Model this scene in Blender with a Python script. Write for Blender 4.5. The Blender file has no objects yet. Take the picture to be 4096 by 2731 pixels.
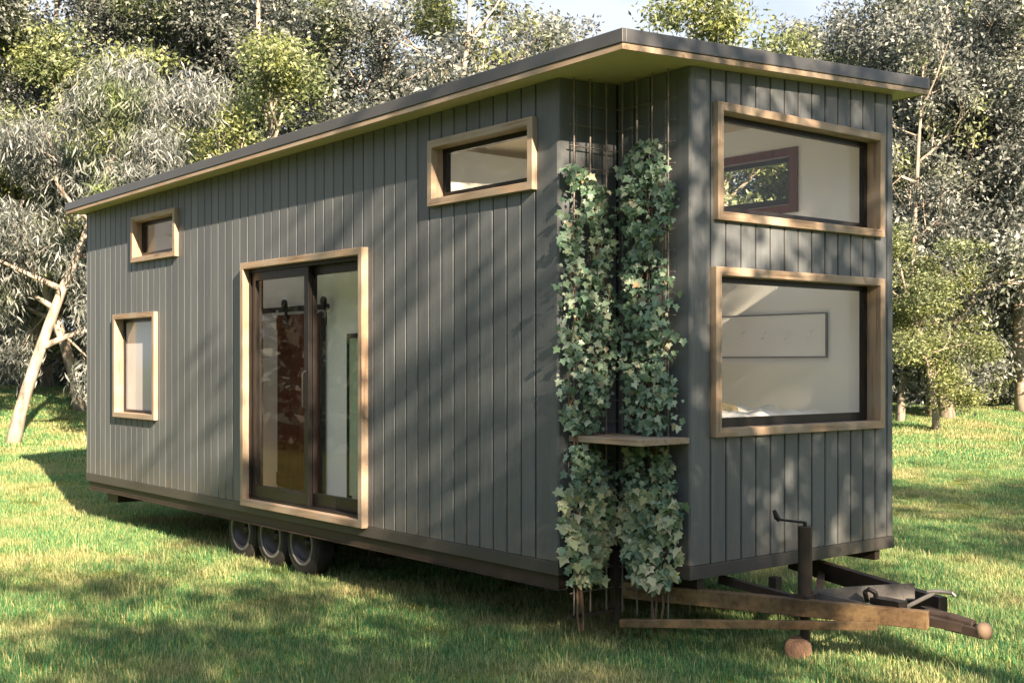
import bpy, math, random
import numpy as np
from mathutils import Vector, Matrix

C = bpy.data.collections.new("Scene"); bpy.context.scene.collection.children.link(C)
sc = bpy.context.scene
PI = math.pi

# ---------------------------------------------------------------- node helpers
def new_mat(name):
    m = bpy.data.materials.new(name); m.use_nodes = True
    nt = m.node_tree; nt.nodes.clear()
    return m, nt
class N:
    def __init__(s, nt): s.nt = nt
    def n(s, typ, ins=None, **props):
        nd = s.nt.nodes.new(typ)
        for k, v in props.items(): setattr(nd, k, v)
        for k, v in (ins or {}).items():
            sock = nd.inputs[k]
            if isinstance(v, bpy.types.NodeSocket): s.nt.links.new(v, sock)
            elif hasattr(v, 'outputs'): s.nt.links.new(v.outputs[0], sock)
            else: sock.default_value = v
        return nd
    def ramp(s, fac, stops, interp='LINEAR'):
        nd = s.nt.nodes.new('ShaderNodeValToRGB'); nd.color_ramp.interpolation = interp
        e = nd.color_ramp.elements
        while len(e) > len(stops): e.remove(e[-1])
        while len(e) < len(stops): e.new(0.5)
        for el, (p, c) in zip(e, stops): el.position = p; el.color = (*c, 1)
        s.nt.links.new(fac.outputs[0] if hasattr(fac, 'outputs') else fac, nd.inputs[0]); return nd
    def mix(s, f, a, b, mode='MIX'):
        nd = s.nt.nodes.new('ShaderNodeMix'); nd.data_type = 'RGBA'; nd.blend_type = mode
        for i, v in ((0, f), (6, a), (7, b)):
            if isinstance(v, bpy.types.NodeSocket): s.nt.links.new(v, nd.inputs[i])
            elif isinstance(v, (tuple, list)): nd.inputs[i].default_value = (*v, 1) if len(v) == 3 else v
            else: nd.inputs[i].default_value = v
        return nd.outputs[2]
    def out(s, sh):
        o = s.nt.nodes.new('ShaderNodeOutputMaterial')
        s.nt.links.new(sh.outputs[0] if hasattr(sh, 'outputs') else sh, o.inputs[0])
def fac(n): return n.outputs[0]

def paint(name, col, rough=0.5, var=0.08, scale=6.0, bump=0.0, metal=0.0, spec=0.4, stretch=(1, 1, 1)):
    m, nt = new_mat(name); g = N(nt)
    tc = g.n('ShaderNodeTexCoord')
    mp = g.n('ShaderNodeMapping', {'Vector': tc.outputs['Object'], 'Scale': stretch})
    no = g.n('ShaderNodeTexNoise', {'Vector': mp, 'Scale': scale, 'Detail': 6.0, 'Roughness': 0.6})
    a = tuple(c * (1 - var) for c in col); b = tuple(min(1, c * (1 + var)) for c in col)
    rp = g.ramp(no.outputs[0], [(0.3, a), (0.7, b)])
    rr = g.n('ShaderNodeMapRange', {0: no.outputs[0], 1: 0.2, 2: 0.8, 3: rough - 0.08, 4: rough + 0.08})
    p = g.n('ShaderNodeBsdfPrincipled', {'Base Color': rp, 'Roughness': rr, 'Metallic': metal, 'Specular IOR Level': spec})
    if bump:
        n2 = g.n('ShaderNodeTexNoise', {'Vector': mp, 'Scale': scale * 8, 'Detail': 4.0})
        bp = g.n('ShaderNodeBump', {'Strength': bump, 'Distance': 0.01, 'Height': n2.outputs[0]})
        nt.links.new(bp.outputs[0], p.inputs['Normal'])
    g.out(p); return m

def wood(name, axis, dark=(0.10, 0.068, 0.048), light=(0.30, 0.228, 0.165), grey=(0.31, 0.27, 0.225)):
    m, nt = new_mat(name); g = N(nt)
    tc = g.n('ShaderNodeTexCoord')
    s = [34, 34, 34]; s[axis] = 1.6
    mp = g.n('ShaderNodeMapping', {'Vector': tc.outputs['Object'], 'Scale': tuple(s)})
    grain = g.n('ShaderNodeTexNoise', {'Vector': mp, 'Scale': 1.0, 'Detail': 8.0, 'Roughness': 0.65, 'Distortion': 0.6})
    big = g.n('ShaderNodeTexNoise', {'Vector': tc.outputs['Object'], 'Scale': 3.0, 'Detail': 5.0})
    rp = g.ramp(grain.outputs[0], [(0.28, dark), (0.5, light), (0.75, tuple(min(1, c * 1.25) for c in light))])
    wv = g.ramp(big.outputs[0], [(0.42, (0, 0, 0)), (0.62, (0.75, 0.75, 0.75))])
    col = g.mix(wv.outputs[0], rp.outputs[0], grey)
    col = g.mix(0.35, col, rp.outputs[0], 'MULTIPLY') if False else col
    p = g.n('ShaderNodeBsdfPrincipled', {'Base Color': col, 'Roughness': 0.62, 'Specular IOR Level': 0.3})
    bp = g.n('ShaderNodeBump', {'Strength': 0.35, 'Distance': 0.004, 'Height': grain.outputs[0]})
    nt.links.new(bp.outputs[0], p.inputs['Normal']); g.out(p); return m

def leafmat(name, stops, patch=None, patch_lo=0.52, patch_hi=0.66, pscale=0.7, trans=0.35, rough=0.42, spec=0.5):
    m, nt = new_mat(name); g = N(nt)
    ge = g.n('ShaderNodeNewGeometry'); tc = g.n('ShaderNodeTexCoord')
    rp = g.ramp(ge.outputs['Random Per Island'], stops)
    col = rp.outputs[0]
    if patch:
        no = g.n('ShaderNodeTexNoise', {'Vector': ge.outputs['Position'], 'Scale': pscale, 'Detail': 4.0})
        f = g.ramp(no.outputs[0], [(patch_lo, (0, 0, 0)), (patch_hi, (1, 1, 1))])
        prp = g.ramp(ge.outputs['Random Per Island'], patch)
        col = g.mix(f.outputs[0], col, prp.outputs[0])
    p = g.n('ShaderNodeBsdfPrincipled', {'Base Color': col, 'Roughness': rough, 'Specular IOR Level': spec})
    t = g.n('ShaderNodeBsdfTranslucent', {'Color': col})
    mx = g.n('ShaderNodeMixShader', {0: trans, 1: p, 2: t}); g.out(mx); return m

M = {}
SL = (0.094, 0.109, 0.126)
def slate():
    m, nt = new_mat('slate_cladding'); g = N(nt); ge = g.n('ShaderNodeNewGeometry'); tc = g.n('ShaderNodeTexCoord')
    mp = g.n('ShaderNodeMapping', {'Vector': tc.outputs['Object'], 'Scale': (3, 3, 0.5)})
    a = g.n('ShaderNodeTexNoise', {'Vector': mp, 'Scale': 2.0, 'Detail': 7.0, 'Roughness': 0.65})
    mp2 = g.n('ShaderNodeMapping', {'Vector': tc.outputs['Object'], 'Scale': (60, 60, 2.5)})
    b = g.n('ShaderNodeTexNoise', {'Vector': mp2, 'Scale': 1.0, 'Detail': 6.0, 'Roughness': 0.7})
    base = g.ramp(a.outputs[0], [(0.3, tuple(c * .88 for c in SL)), (0.7, tuple(c * 1.12 for c in SL))])
    tone = g.ramp(ge.outputs['Random Per Island'], [(0, (.86, .86, .87)), (1, (1.12, 1.12, 1.1))])
    c = g.mix(1.0, base.outputs[0], tone.outputs[0], 'MULTIPLY')
    gr = g.ramp(b.outputs[0], [(0.35, (.86, .86, .86)), (0.65, (1.1, 1.1, 1.1))]); c = g.mix(1.0, c, gr.outputs[0], 'MULTIPLY')
    sx = g.n('ShaderNodeSeparateXYZ', {0: ge.outputs['Position']})
    n2 = g.n('ShaderNodeTexNoise', {'Vector': ge.outputs['Position'], 'Scale': 9.0, 'Detail': 8.0, 'Roughness': 0.7})
    hz = g.n('ShaderNodeMapRange', {0: sx.outputs[2], 1: 1.25, 2: .5, 3: -.5, 4: .08})
    ad = g.n('ShaderNodeMath', {0: hz, 1: n2.outputs[0]}, operation='ADD'); f = g.ramp(ad.outputs[0], [(0.35, (0, 0, 0)), (0.75, (.55, .55, .55))])
    c = g.mix(f.outputs[0], c, (0.17, 0.14, 0.105))
    rr = g.n('ShaderNodeMapRange', {0: a.outputs[0], 1: 0.2, 2: 0.8, 3: .4, 4: .58})
    bp = g.n('ShaderNodeBump', {'Strength': .12, 'Distance': .004, 'Height': b.outputs[0]})
    g.out(g.n('ShaderNodeBsdfPrincipled', {'Base Color': c, 'Roughness': rr, 'Specular IOR Level': .45, 'Normal': bp})); return m
M['slate'] = slate()
M['slate_back'] = paint('slate_groove_backing', (0.03, 0.033, 0.036), 0.8, 0.1)
M['skirt'] = paint('skirt_paint', (0.055, 0.053, 0.052), 0.5, 0.15, 3, 0.05)
M['fascia'] = paint('fascia_steel', (0.085, 0.09, 0.1), 0.38, 0.10, 2.0, 0.0, 0.25)
M['roof'] = paint('roof_steel', (0.07, 0.075, 0.085), 0.4, 0.1, 1.5, 0, 0.3)
M['soffit'] = paint('soffit_lining', (0.46, 0.43, 0.30), 0.55, 0.05, 1.2)
M['wood_x'] = wood('timber_along_x', 0); M['wood_y'] = wood('timber_along_y', 1); M['wood_z'] = wood('timber_along_z', 2)
M['brown_door'] = wood('stained_interior_timber', 2, (0.035, 0.01, 0.005), (0.15, 0.045, 0.02), (0.12, 0.04, 0.02))
M['alu'] = paint('dark_aluminium', (0.022, 0.020, 0.021), 0.35, 0.15, 5, 0, 0.4)
M['white'] = paint('interior_white', (0.88, 0.88, 0.87), 0.6, 0.02, 1.5)
M['bounce_tan'] = paint('bounce_tinted_ceiling', (0.58, 0.47, 0.30), 0.5, 0.06, 1.5, stretch=(0.3, 3, 3))  # white ceiling coloured tan, warm light bounced off the lawn painted in
M['floorwood'] = wood('interior_floor_timber', 0, (0.15, 0.09, 0.05), (0.4, 0.28, 0.17), (0.35, 0.25, 0.16))
M['black'] = paint('black_hardware', (0.012, 0.012, 0.012), 0.4, 0.1)
M['greenglass'] = paint('pale_green_panel', (0.42, 0.5, 0.36), 0.25, 0.05, 1.0)
M['linen'] = paint('white_linen', (0.82, 0.83, 0.87), 0.8, 0.04, 8, 0.4)
M['straw'] = paint('straw_throw', (0.62, 0.50, 0.30), 0.8, 0.1, 20, 0.4)
M['tyre'] = paint('tyre_rubber', (0.02, 0.02, 0.021), 0.75, 0.2, 20, 0.3)
M['rim'] = paint('wheel_steel', (0.04, 0.041, 0.046), 0.42, 0.15, 12, 0, 0.5)
M['ring'] = paint('wheel_ring', (0.14, 0.14, 0.15), 0.4, 0.2, 12, 0, 0.4)
M['chassis'] = paint('chassis_paint', (0.035, 0.026, 0.022), 0.55, 0.3, 6, 0.1)
M['rod'] = paint('rusted_rod', (0.15, 0.14, 0.135), 0.5, 0.3, 15, 0.1, 0.3)
M['galv'] = paint('galvanised_steel', (0.17, 0.17, 0.175), 0.45, 0.25, 9, 0.1, 0.6)
M['stone'] = paint('brown_stone', (0.22, 0.14, 0.1), 0.85, 0.25, 12, 0.6)
M['knob'] = paint('pale_coupling_cap', (0.2, 0.15, 0.11), 0.75, 0.15, 9, 0.1)

def beam_mat():
    m, nt = new_mat('ochre_primed_steel'); g = N(nt)
    tc = g.n('ShaderNodeTexCoord')
    a = g.n('ShaderNodeTexNoise', {'Vector': tc.outputs['Object'], 'Scale': 2.6, 'Detail': 5.0})
    b = g.n('ShaderNodeTexNoise', {'Vector': tc.outputs['Object'], 'Scale': 24.0, 'Detail': 6.0, 'Roughness': 0.7})
    r1 = g.ramp(a.outputs[0], [(0.35, (0.085, 0.055, 0.035)), (0.6, (0.22, 0.155, 0.085))])
    r2 = g.ramp(b.outputs[0], [(0.3, (0.45, 0.4, 0.38)), (0.6, (1, 1, 1))])
    c = g.mix(1.0, r1.outputs[0], r2.outputs[0], 'MULTIPLY')
    g.out(g.n('ShaderNodeBsdfPrincipled', {'Base Color': c, 'Roughness': 0.45, 'Metallic': 0.1})); return m
M['beam'] = beam_mat()

def glass_mat(name, tint=(0.97, 0.98, 0.97), refl=1.0):
    m, nt = new_mat(name); g = N(nt)
    t = g.n('ShaderNodeBsdfTransparent', {'Color': (*tint, 1)})
    gl = g.n('ShaderNodeBsdfGlossy', {'Roughness': 0.0})
    ge = g.n('ShaderNodeNewGeometry')
    io = g.n('ShaderNodeMapRange', {0: ge.outputs['Backfacing'], 1: 0.0, 2: 1.0, 3: 1.5, 4: 1 / 1.5})
    fr = g.n('ShaderNodeFresnel', {'IOR': io})
    f = g.n('ShaderNodeMath', {0: fr, 1: 0.4 * refl}, operation='MULTIPLY', use_clamp=True)
    g.out(g.n('ShaderNodeMixShader', {0: f, 1: t, 2: gl})); return m
M['glass'] = glass_mat('window_glass')
def frosted():
    m, nt = new_mat('frosted_glass'); g = N(nt)
    a = g.n('ShaderNodeBsdfPrincipled', {'Base Color': (0.42, 0.42, 0.46, 1), 'Roughness': 0.12, 'Specular IOR Level': 0.6})
    g.out(a); return m
M['frost'] = frosted()

M['bark'] = None
def bark():
    m, nt = new_mat('pale_bark'); g = N(nt)
    tc = g.n('ShaderNodeTexCoord')
    mp = g.n('ShaderNodeMapping', {'Vector': tc.outputs['Object'], 'Scale': (5, 5, 1.4)})
    a = g.n('ShaderNodeTexNoise', {'Vector': mp, 'Scale': 1.3, 'Detail': 8.0, 'Roughness': 0.7})
    r = g.ramp(a.outputs[0], [(0.34, (0.07, 0.058, 0.05)), (0.48, (0.25, 0.22, 0.19)), (0.72, (0.46, 0.42, 0.37))])
    p = g.n('ShaderNodeBsdfPrincipled', {'Base Color': r, 'Roughness': 0.8})
    bp = g.n('ShaderNodeBump', {'Strength': 0.5, 'Distance': 0.03, 'Height': a.outputs[0]})
    nt.links.new(bp.outputs[0], p.inputs['Normal']); g.out(p); return m
M['bark'] = bark()
GREY = [(0.0, (0.045, 0.055, 0.055)), (0.45, (0.125, 0.15, 0.145)), (0.8, (0.25, 0.285, 0.28)), (1.0, (0.38, 0.43, 0.43))]
DARK = [(0.0, (0.028, 0.036, 0.036)), (0.5, (0.11, 0.135, 0.125)), (0.85, (0.24, 0.275, 0.265)), (1.0, (0.34, 0.38, 0.385))]
YEL = [(0.0, (0.08, 0.105, 0.03)), (0.5, (0.2, 0.25, 0.08)), (1.0, (0.4, 0.44, 0.22))]
M['leaf_grey'] = leafmat('silver_grey_leaf', GREY, YEL, 0.54, 0.66, 0.38)
M['leaf_dark'] = leafmat('dark_leaf', DARK, [(0, (0.06, 0.09, 0.03)), (1, (0.22, 0.28, 0.1))], 0.52, 0.66, 0.5)
M['leaf_yellow'] = leafmat('yellow_green_leaf', [(0.0, (0.05, 0.075, 0.03)), (0.5, (0.15, 0.2, 0.09)), (1.0, (0.33, 0.38, 0.25))], YEL, 0.44, 0.58, 0.8)
M['leaf_droop'] = leafmat('long_silver_leaf', [(0.0, (0.04, 0.05, 0.045)), (0.5, (0.13, 0.155, 0.15)), (1.0, (0.38, 0.42, 0.43))], [(0, (0.07, 0.11, 0.02)), (1, (0.2, 0.3, 0.05))], 0.58, 0.72, 0.5)
M['leaf_ivy'] = leafmat('ivy_leaf', [(0.0, (0.05, 0.11, 0.07)), (0.45, (0.15, 0.26, 0.18)), (0.8, (0.28, 0.39, 0.29)), (0.97, (0.42, 0.48, 0.36)), (1.0, (0.28, 0.2, 0.1))], None, trans=0.2, rough=0.35, spec=0.55)
M['leaf_ivy_pale'] = leafmat('pale_ivy_leaf', [(0.0, (0.12, 0.2, 0.1)), (0.5, (0.34, 0.40, 0.24)), (1.0, (0.6, 0.58, 0.40))], None, trans=0.2, rough=0.4)
M['ivy_stem'] = paint('ivy_stem', (0.12, 0.085, 0.055), 0.8, 0.2, 20)

def grass_mat():
    m, nt = new_mat('grass_blade'); g = N(nt)
    ge = g.n('ShaderNodeNewGeometry')
    r = g.ramp(ge.outputs['Random Per Island'], [(0.0, (0.03, 0.17, 0.085)), (0.5, (0.12, 0.31, 0.12)), (0.8, (0.36, 0.43, 0.16)), (1.0, (0.56, 0.54, 0.3))])
    dry = g.ramp(ge.outputs['Random Per Island'], [(0.0, (0.16, 0.22, 0.07)), (0.5, (0.38, 0.38, 0.18)), (1.0, (0.62, 0.57, 0.37))])
    no = g.n('ShaderNodeTexNoise', {'Vector': ge.outputs['Position'], 'Scale': 0.75, 'Detail': 5.0, 'Roughness': 0.6})
    f = g.ramp(no.outputs[0], [(0.46, (0, 0, 0)), (0.62, (0.95, 0.95, 0.95))])
    col = g.mix(f.outputs[0], r.outputs[0], dry.outputs[0])
    p = g.n('ShaderNodeBsdfPrincipled', {'Base Color': col, 'Roughness': 0.5, 'Specular IOR Level': 0.3})
    t = g.n('ShaderNodeBsdfTranslucent', {'Color': col})
    g.out(g.n('ShaderNodeMixShader', {0: 0.4, 1: p, 2: t})); return m
M['grass'] = grass_mat()
def ground_mat():
    m, nt = new_mat('lawn_ground'); g = N(nt)
    ge = g.n('ShaderNodeNewGeometry')
    a = g.n('ShaderNodeTexNoise', {'Vector': ge.outputs['Position'], 'Scale': 0.7, 'Detail': 8.0, 'Roughness': 0.65})
    b = g.n('ShaderNodeTexNoise', {'Vector': ge.outputs['Position'], 'Scale': 30.0, 'Detail': 4.0})
    r = g.ramp(a.outputs[0], [(0.35, (0.08, 0.13, 0.03)), (0.55, (0.18, 0.21, 0.06)), (0.7, (0.28, 0.26, 0.1))])
    s = g.ramp(b.outputs[0], [(0.3, (0.45, 0.45, 0.4)), (0.7, (1, 1, 1))])
    c = g.mix(1.0, r.outputs[0], s.outputs[0], 'MULTIPLY')
    bp = g.n('ShaderNodeBump', {'Strength': 0.6, 'Distance': 0.03, 'Height': b.outputs[0]})
    p = g.n('ShaderNodeBsdfPrincipled', {'Base Color': c, 'Roughness': 0.9, 'Normal': bp, 'Specular IOR Level': 0.1}); g.out(p); return m
M['ground'] = ground_mat()
M['litter'] = paint('leaf_litter', (0.035, 0.028, 0.018), 0.95, 0.5, 4, 0.5)

# ---------------------------------------------------------------- mesh helpers
class MB:
    def __init__(s): s.v = []; s.f = []; s.e = None
    def add(s, vs, fs):
        o = len(s.v); s.v += [tuple(p) for p in vs]; s.f += [tuple(i + o for i in f) for f in fs]
    def box(s, x0, x1, y0, y1, z0, z1, T=None):
        vs = [(x, y, z) for z in (z0, z1) for y in (y0, y1) for x in (x0, x1)]
        if T: vs = [T(*p) for p in vs]
        s.add(vs, [(0, 2, 3, 1), (4, 5, 7, 6), (0, 1, 5, 4), (1, 3, 7, 5), (3, 2, 6, 7), (2, 0, 4, 6)])
    def bar(s, p, q, w, h, up=(0, 0, 1)):
        p, q, up = Vector(p), Vector(q), Vector(up); d = (q - p).normalized()
        r = d.cross(up).normalized(); u = r.cross(d)
        vs = [c + r * a * w / 2 + u * b * h / 2 for c in (p, q) for a, b in ((-1, -1), (1, -1), (1, 1), (-1, 1))]
        s.add(vs, [(3, 2, 1, 0), (4, 5, 6, 7), (0, 1, 5, 4), (1, 2, 6, 5), (2, 3, 7, 6), (3, 0, 4, 7)])
    def tube(s, pts, rad, n=8, cap=True):
        pts = [Vector(p) for p in pts]
        if not isinstance(rad, (list, tuple)): rad = [rad] * len(pts)
        o = len(s.v); ref = None
        for i, p in enumerate(pts):
            d = (pts[min(i + 1, len(pts) - 1)] - pts[max(i - 1, 0)]).normalized()
            if ref is None: ref = d.orthogonal().normalized()
            ref = (ref - d * ref.dot(d)).normalized(); b = d.cross(ref)
            for k in range(n):
                a = 2 * PI * k / n; s.v.append(tuple(p + (ref * math.cos(a) + b * math.sin(a)) * rad[i]))
        for i in range(len(pts) - 1):
            for k in range(n):
                a = o + i * n + k; b2 = o + i * n + (k + 1) % n; s.f.append((a, b2, b2 + n, a + n))
        if cap:
            s.f.append(tuple(o + k for k in reversed(range(n)))); e = o + (len(pts) - 1) * n; s.f.append(tuple(e + k for k in range(n)))
    def lathe(s, prof, n, T):           # profile (r, t) around the local axis
        o = len(s.v)
        for r, t in prof:
            for k in range(n):
                a = 2 * PI * k / n; s.v.append(tuple(T(r * math.cos(a), t, r * math.sin(a))))
        for i in range(len(prof) - 1):
            for k in range(n):
                a = o + i * n + k; b = o + i * n + (k + 1) % n; s.f.append((a, a + n, b + n, b))
    def ring(s, a0, a1, c0, c1, w, b0, b1, T, wb=None):
        wb = w if wb is None else wb
        o = [(a0, c0), (a1, c0), (a1, c1), (a0, c1)]; i = [(a0 + w, c0 + wb), (a1 - w, c0 + wb), (a1 - w, c1 - w), (a0 + w, c1 - w)]
        vs = [T(a, b, c) for b in (b0, b1) for q in (o, i) for a, c in q]; fs = []; s.mi = []
        for k in range(4):
            n = (k + 1) % 4
            fs += [(k, 4 + k, 4 + n, n), (8 + k, 8 + n, 12 + n, 12 + k), (k, n, 8 + n, 8 + k), (4 + k, 12 + k, 12 + n, 4 + n)]; s.mi += [k % 2] * 4
        s.add(vs, fs)
    def build(s, name, mat, parent=None, smooth=False, bevel=0.0, loc=None):
        me = bpy.data.meshes.new(name); vs = s.v
        if loc: vs = [(a - loc[0], b - loc[1], c - loc[2]) for a, b, c in vs]
        me.from_pydata(vs, [], s.f); me.update()
        for m_ in (mat if isinstance(mat, (list, tuple)) else [mat]): me.materials.append(m_)
        if isinstance(mat, (list, tuple)): me.polygons.foreach_set('material_index', s.mi)
        if smooth: me.polygons.foreach_set('use_smooth', [True] * len(me.polygons))
        o = bpy.data.objects.new(name, me); C.objects.link(o)
        if parent: o.parent = parent
        if loc: o.location = loc
        if bevel:
            b = o.modifiers.new('bevel', 'BEVEL'); b.width = bevel; b.segments = 2; b.limit_method = 'ANGLE'
        return o
def tag(o, label, cat, group=None, kind=None):
    if label: o['label'] = label
    if cat: o['category'] = cat
    if group: o['group'] = group
    if kind: o['kind'] = kind
    return o
def empty(name, loc, label, cat, group=None):
    o = bpy.data.objects.new(name, None); o.empty_display_size = 0.3; C.objects.link(o); o.location = loc
    return tag(o, label, cat, group)
def part_empty(name, parent):
    o = bpy.data.objects.new(name, None); o.empty_display_size = 0.1; C.objects.link(o); o.parent = parent; return o

def np_mesh(name, verts, faces_flat, nper, mat):
    """verts (n,3); faces all with nper corners"""
    me = bpy.data.meshes.new(name); nf = len(faces_flat) // nper
    me.vertices.add(len(verts)); me.vertices.foreach_set('co', np.asarray(verts, dtype=np.float32).ravel())
    me.loops.add(len(faces_flat)); me.loops.foreach_set('vertex_index', np.asarray(faces_flat, dtype=np.int32))
    me.polygons.add(nf); me.polygons.foreach_set('loop_start', np.arange(nf, dtype=np.int32) * nper)
    me.polygons.foreach_set('loop_total', np.full(nf, nper, dtype=np.int32))
    me.update(calc_edges=True); me.materials.append(mat); return me

# ---------------------------------------------------------------- camera frame
CAM = Vector((5.28, -5.22, 1.84)); FW = Vector((-0.775, 0.632, 0)).normalized(); RT = Vector((FW.y, -FW.x, 0))
def uw(u, w): p = CAM + RT * u + FW * w; return p.x, p.y
def sstep(t): t = np.clip(t, 0, 1); return t * t * (3 - 2 * t)
def gz(x, y):
    dx = x - CAM.x; dy = y - CAM.y
    w = dx * FW.x + dy * FW.y; u = dx * RT.x + dy * RT.y
    amp = 0.9 - 0.25 * np.clip(u / 12, -1.2, 1.2)
    return sstep((w - 14) / 20) * amp + 0.012 * np.sin(x * 0.9 + 1) * np.cos(y * 0.8) * np.clip(w / 10, 0, 1)

# ---------------------------------------------------------------- the house
L, W = 8.97, 2.731
NX, NY = -0.653, 0.527             # the recess at the near corner
def zs(x, y): return 3.676 + 0.0107 * x + 0.0535 * y   # underside of roof
SK = 0.564                          # bottom of cladding
house = empty('tiny_house', (-4.4, 1.36, 0), 'slate grey board clad tiny house on wheels with timber framed windows, parked on the lawn', 'tiny house')
HL = house.location.copy()
def H(mb, name, mat, parent=None, **k):       # build in world space, parented to the house
    o = mb.build(name, mat, None, **k)
    o.parent = parent or house
    o.location = o.location - HL
    return o
def HS(mb, name, mat, par, **k):              # sub-part of a mesh part that already sits at -HL
    o = mb.build(name, mat, None, **k); o.parent = par; return o
Tside = lambda a, b, c: (a, -b, c)
Tfront = lambda a, b, c: (b, a, c)
Tfar = lambda a, b, c: (a, W + b, c)
Trear = lambda a, b, c: (-L - b, a, c)
TN1 = lambda a, b, c: (NX + b, a, c)          # recess wall facing the front
TN2 = lambda a, b, c: (a, NY - b, c)          # recess wall facing the side

def cuts(a0, a1, c0, holes):                   # solid (lo, hi) intervals, hi None = up to the roof
    iv = [(c0, None)]
    for (h0, h1, k0, k1) in holes:
        if h0 <= a0 + 1e-6 and h1 >= a1 - 1e-6:
            out = []
            for lo, hi in iv:
                if (hi is not None and hi <= k0) or lo >= k1: out.append((lo, hi)); continue
                if lo < k0: out.append((lo, k0))
                if hi is None or hi > k1: out.append((k1, hi))
            iv = out
    return iv
def prism(mb, poly, T, c0, c1, ctop):          # polygon in (a,b) extruded along c
    n = len(poly); lo = []; hi = []
    for a, b in poly:
        lo.append(T(a, b, c0)); hi.append(T(a, b, ctop(a, b) if c1 is None else c1))
    mb.add(lo + hi, [tuple(range(n))[::-1], tuple(range(n, 2 * n))] + [(i, (i + 1) % n, (i + 1) % n + n, i + n) for i in range(n)])
def clad(T, edges, holes, c0=SK, g=0.006):
    mb = MB()
    top = lambda a, b: zs(*T(a, b, 0)[:2]) - 0.002
    for a0, a1 in zip(edges[:-1], edges[1:]):
        xs = sorted({a0, a1} | {h for ho in holes for h in ho[:2] if a0 < h < a1})
        for p, q in zip(xs[:-1], xs[1:]):
            l = g if p == a0 else 0; r = g if q == a1 else 0
            poly = [(p + l, -.014)] + ([(p + l, -.005), (p + l + .005, 0)] if l else [(p, 0)]) + ([(q - r - .005, 0), (q - r, -.005)] if r else [(q, 0)]) + [(q - r, -.014)]
            for lo, hi in cuts(p, q, c0, holes): prism(mb, poly, T, lo, hi, top)
    return mb
def slab(T, a0, a1, holes, b0, b1, c0, dz=0.004, ctop=None):
    mb = MB(); top = ctop or (lambda a, b: zs(*T(a, b, 0)[:2]) - dz)
    xs = sorted({a0, a1} | {h for ho in holes for h in ho[:2] if a0 < h < a1})
    for p, q in zip(xs[:-1], xs[1:]):
        for lo, hi in cuts(p, q, c0, holes): prism(mb, [(p, b0), (p, b1), (q, b1), (q, b0)], T, lo, hi, top)
    return mb
# openings: (a0, a1, c0, c1) outer edge of the timber surround
SW = dict(small=(-7.56, -6.43, 2.91, 3.40), low=(-8.07, -6.94, 1.243, 2.372), loft=(-2.05, -.862, 2.972, 3.45))
DOOR = (-4.97, -2.905, 0.546, 2.745)
FWN = dict(lower=(.727, 2.565, 1.364, 2.454), upper=(.745, 2.565, 2.753, 3.507))
FAR = (-2.02, -.79, 3.03, 3.52)
ins = lambda h, d=.012: (h[0] + d, h[1] - d, h[2] + d, h[3] - d)
sh = [ins(SW[k]) for k in SW] + [ins(DOOR)]
fh = [ins(FWN[k]) for k in FWN]; rh = [ins(FAR)]
se = [NX, -.879];
while se[-1] - .15 > -L + .03: se.append(se[-1] - .15)
se.append(-L + .028); se.append(-L); se = se[::-1]
fe = [NY, .722] + [.722 + .1486 * i for i in range(1, 14)] + [W]
fare = list(np.arange(-L, -.05, .15)) + [0.0]
reare = list(np.arange(0, W - .1, .15)) + [W]
def wall(name, T, edges, holes, a0, a1, label=None, back=.1):
    p = H(clad(T, edges, holes), name, M['slate'])
    if label: p['label'] = label
    HS(slab(T, a0, a1, holes, -.12, -.0145, .474), 'backing', M['slate_back'], p)
    return p
wside = wall('side_wall', Tside, se, sh, -L + .02, NX - .02)
wfront = wall('front_wall', Tfront, fe, fh, NY + .02, W - .02)
wfar = wall('far_wall', Tfar, fare, rh, -L + .02, -.02)
wrear = wall('rear_wall', Trear, reare, [], .02, W - .02)
r1 = wall('recess_wall', TN1, [0.0, .15, .30, NY], [], .016, NY + .1)
r2 = wall('recess_wall', TN2, [NX, -.5, -.35, -.2, 0.0], [], NX - .1, -.02)
# thin corner posts close the board ends
mb = MB()
for x, y, w_ in ((NX - .016, 0.016, .0), ):
    pass
# skirts
mb = MB()
mb.box(-L - .004, NX + .006, -.006, .03, .474, SK - .004)
mb.box(NX - .03, NX + .006, .0301, NY, .474, SK - .004)
mb.box(NX + .0061, 0.006, NY - .006, NY + .03, .474, SK - .004)
mb.box(-.03, .006, NY + .0301, W + .006, .474, SK - .004)
mb.box(-L - .004, -.031, W - .03, W + .006, .474, SK - .004)
mb.box(-L - .004, -L + .03, .031, W - .031, .474, SK - .004)
H(mb, 'skirt', M['skirt'], bevel=.003)
# interior shell
def liner(T, a0, a1, holes, c0=.6): return slab(T, a0, a1, holes, -.137, -.1215, c0, .02)
mb = MB()
for T, a0, a1, ho in ((Tside, -L + .14, NX - .121, sh), (Tfront, NY + .121, W - .14, fh), (Tfar, -L + .14, -.14, rh), (Trear, .14, W - .14, []), (TN1, .14, NY + .12, []), (TN2, NX - .12, -.14, [])):
    s_ = liner(T, a0, a1, ho); mb.add(s_.v, s_.f)
H(mb, 'interior_wall', M['white'])
mb = MB(); mb.box(-L + .1, NX - .1, .1, W - .1, .5, .612); mb.box(NX - .0999, -.1, NY + .1, W - .1, .5, .612); H(mb, 'interior_floor', M['floorwood'])
mb = MB()
def plate(mb, x0, x1, y0, y1, d0, d1):
    c = [(x0, y0), (x1, y0), (x1, y1), (x0, y1)]
    mb.add([(x, y, zs(x, y) + d0) for x, y in c] + [(x, y, zs(x, y) + d1) for x, y in c], [(3, 2, 1, 0), (4, 5, 6, 7), (0, 1, 5, 4), (1, 2, 6, 5), (2, 3, 7, 6), (3, 0, 4, 7)])
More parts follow.
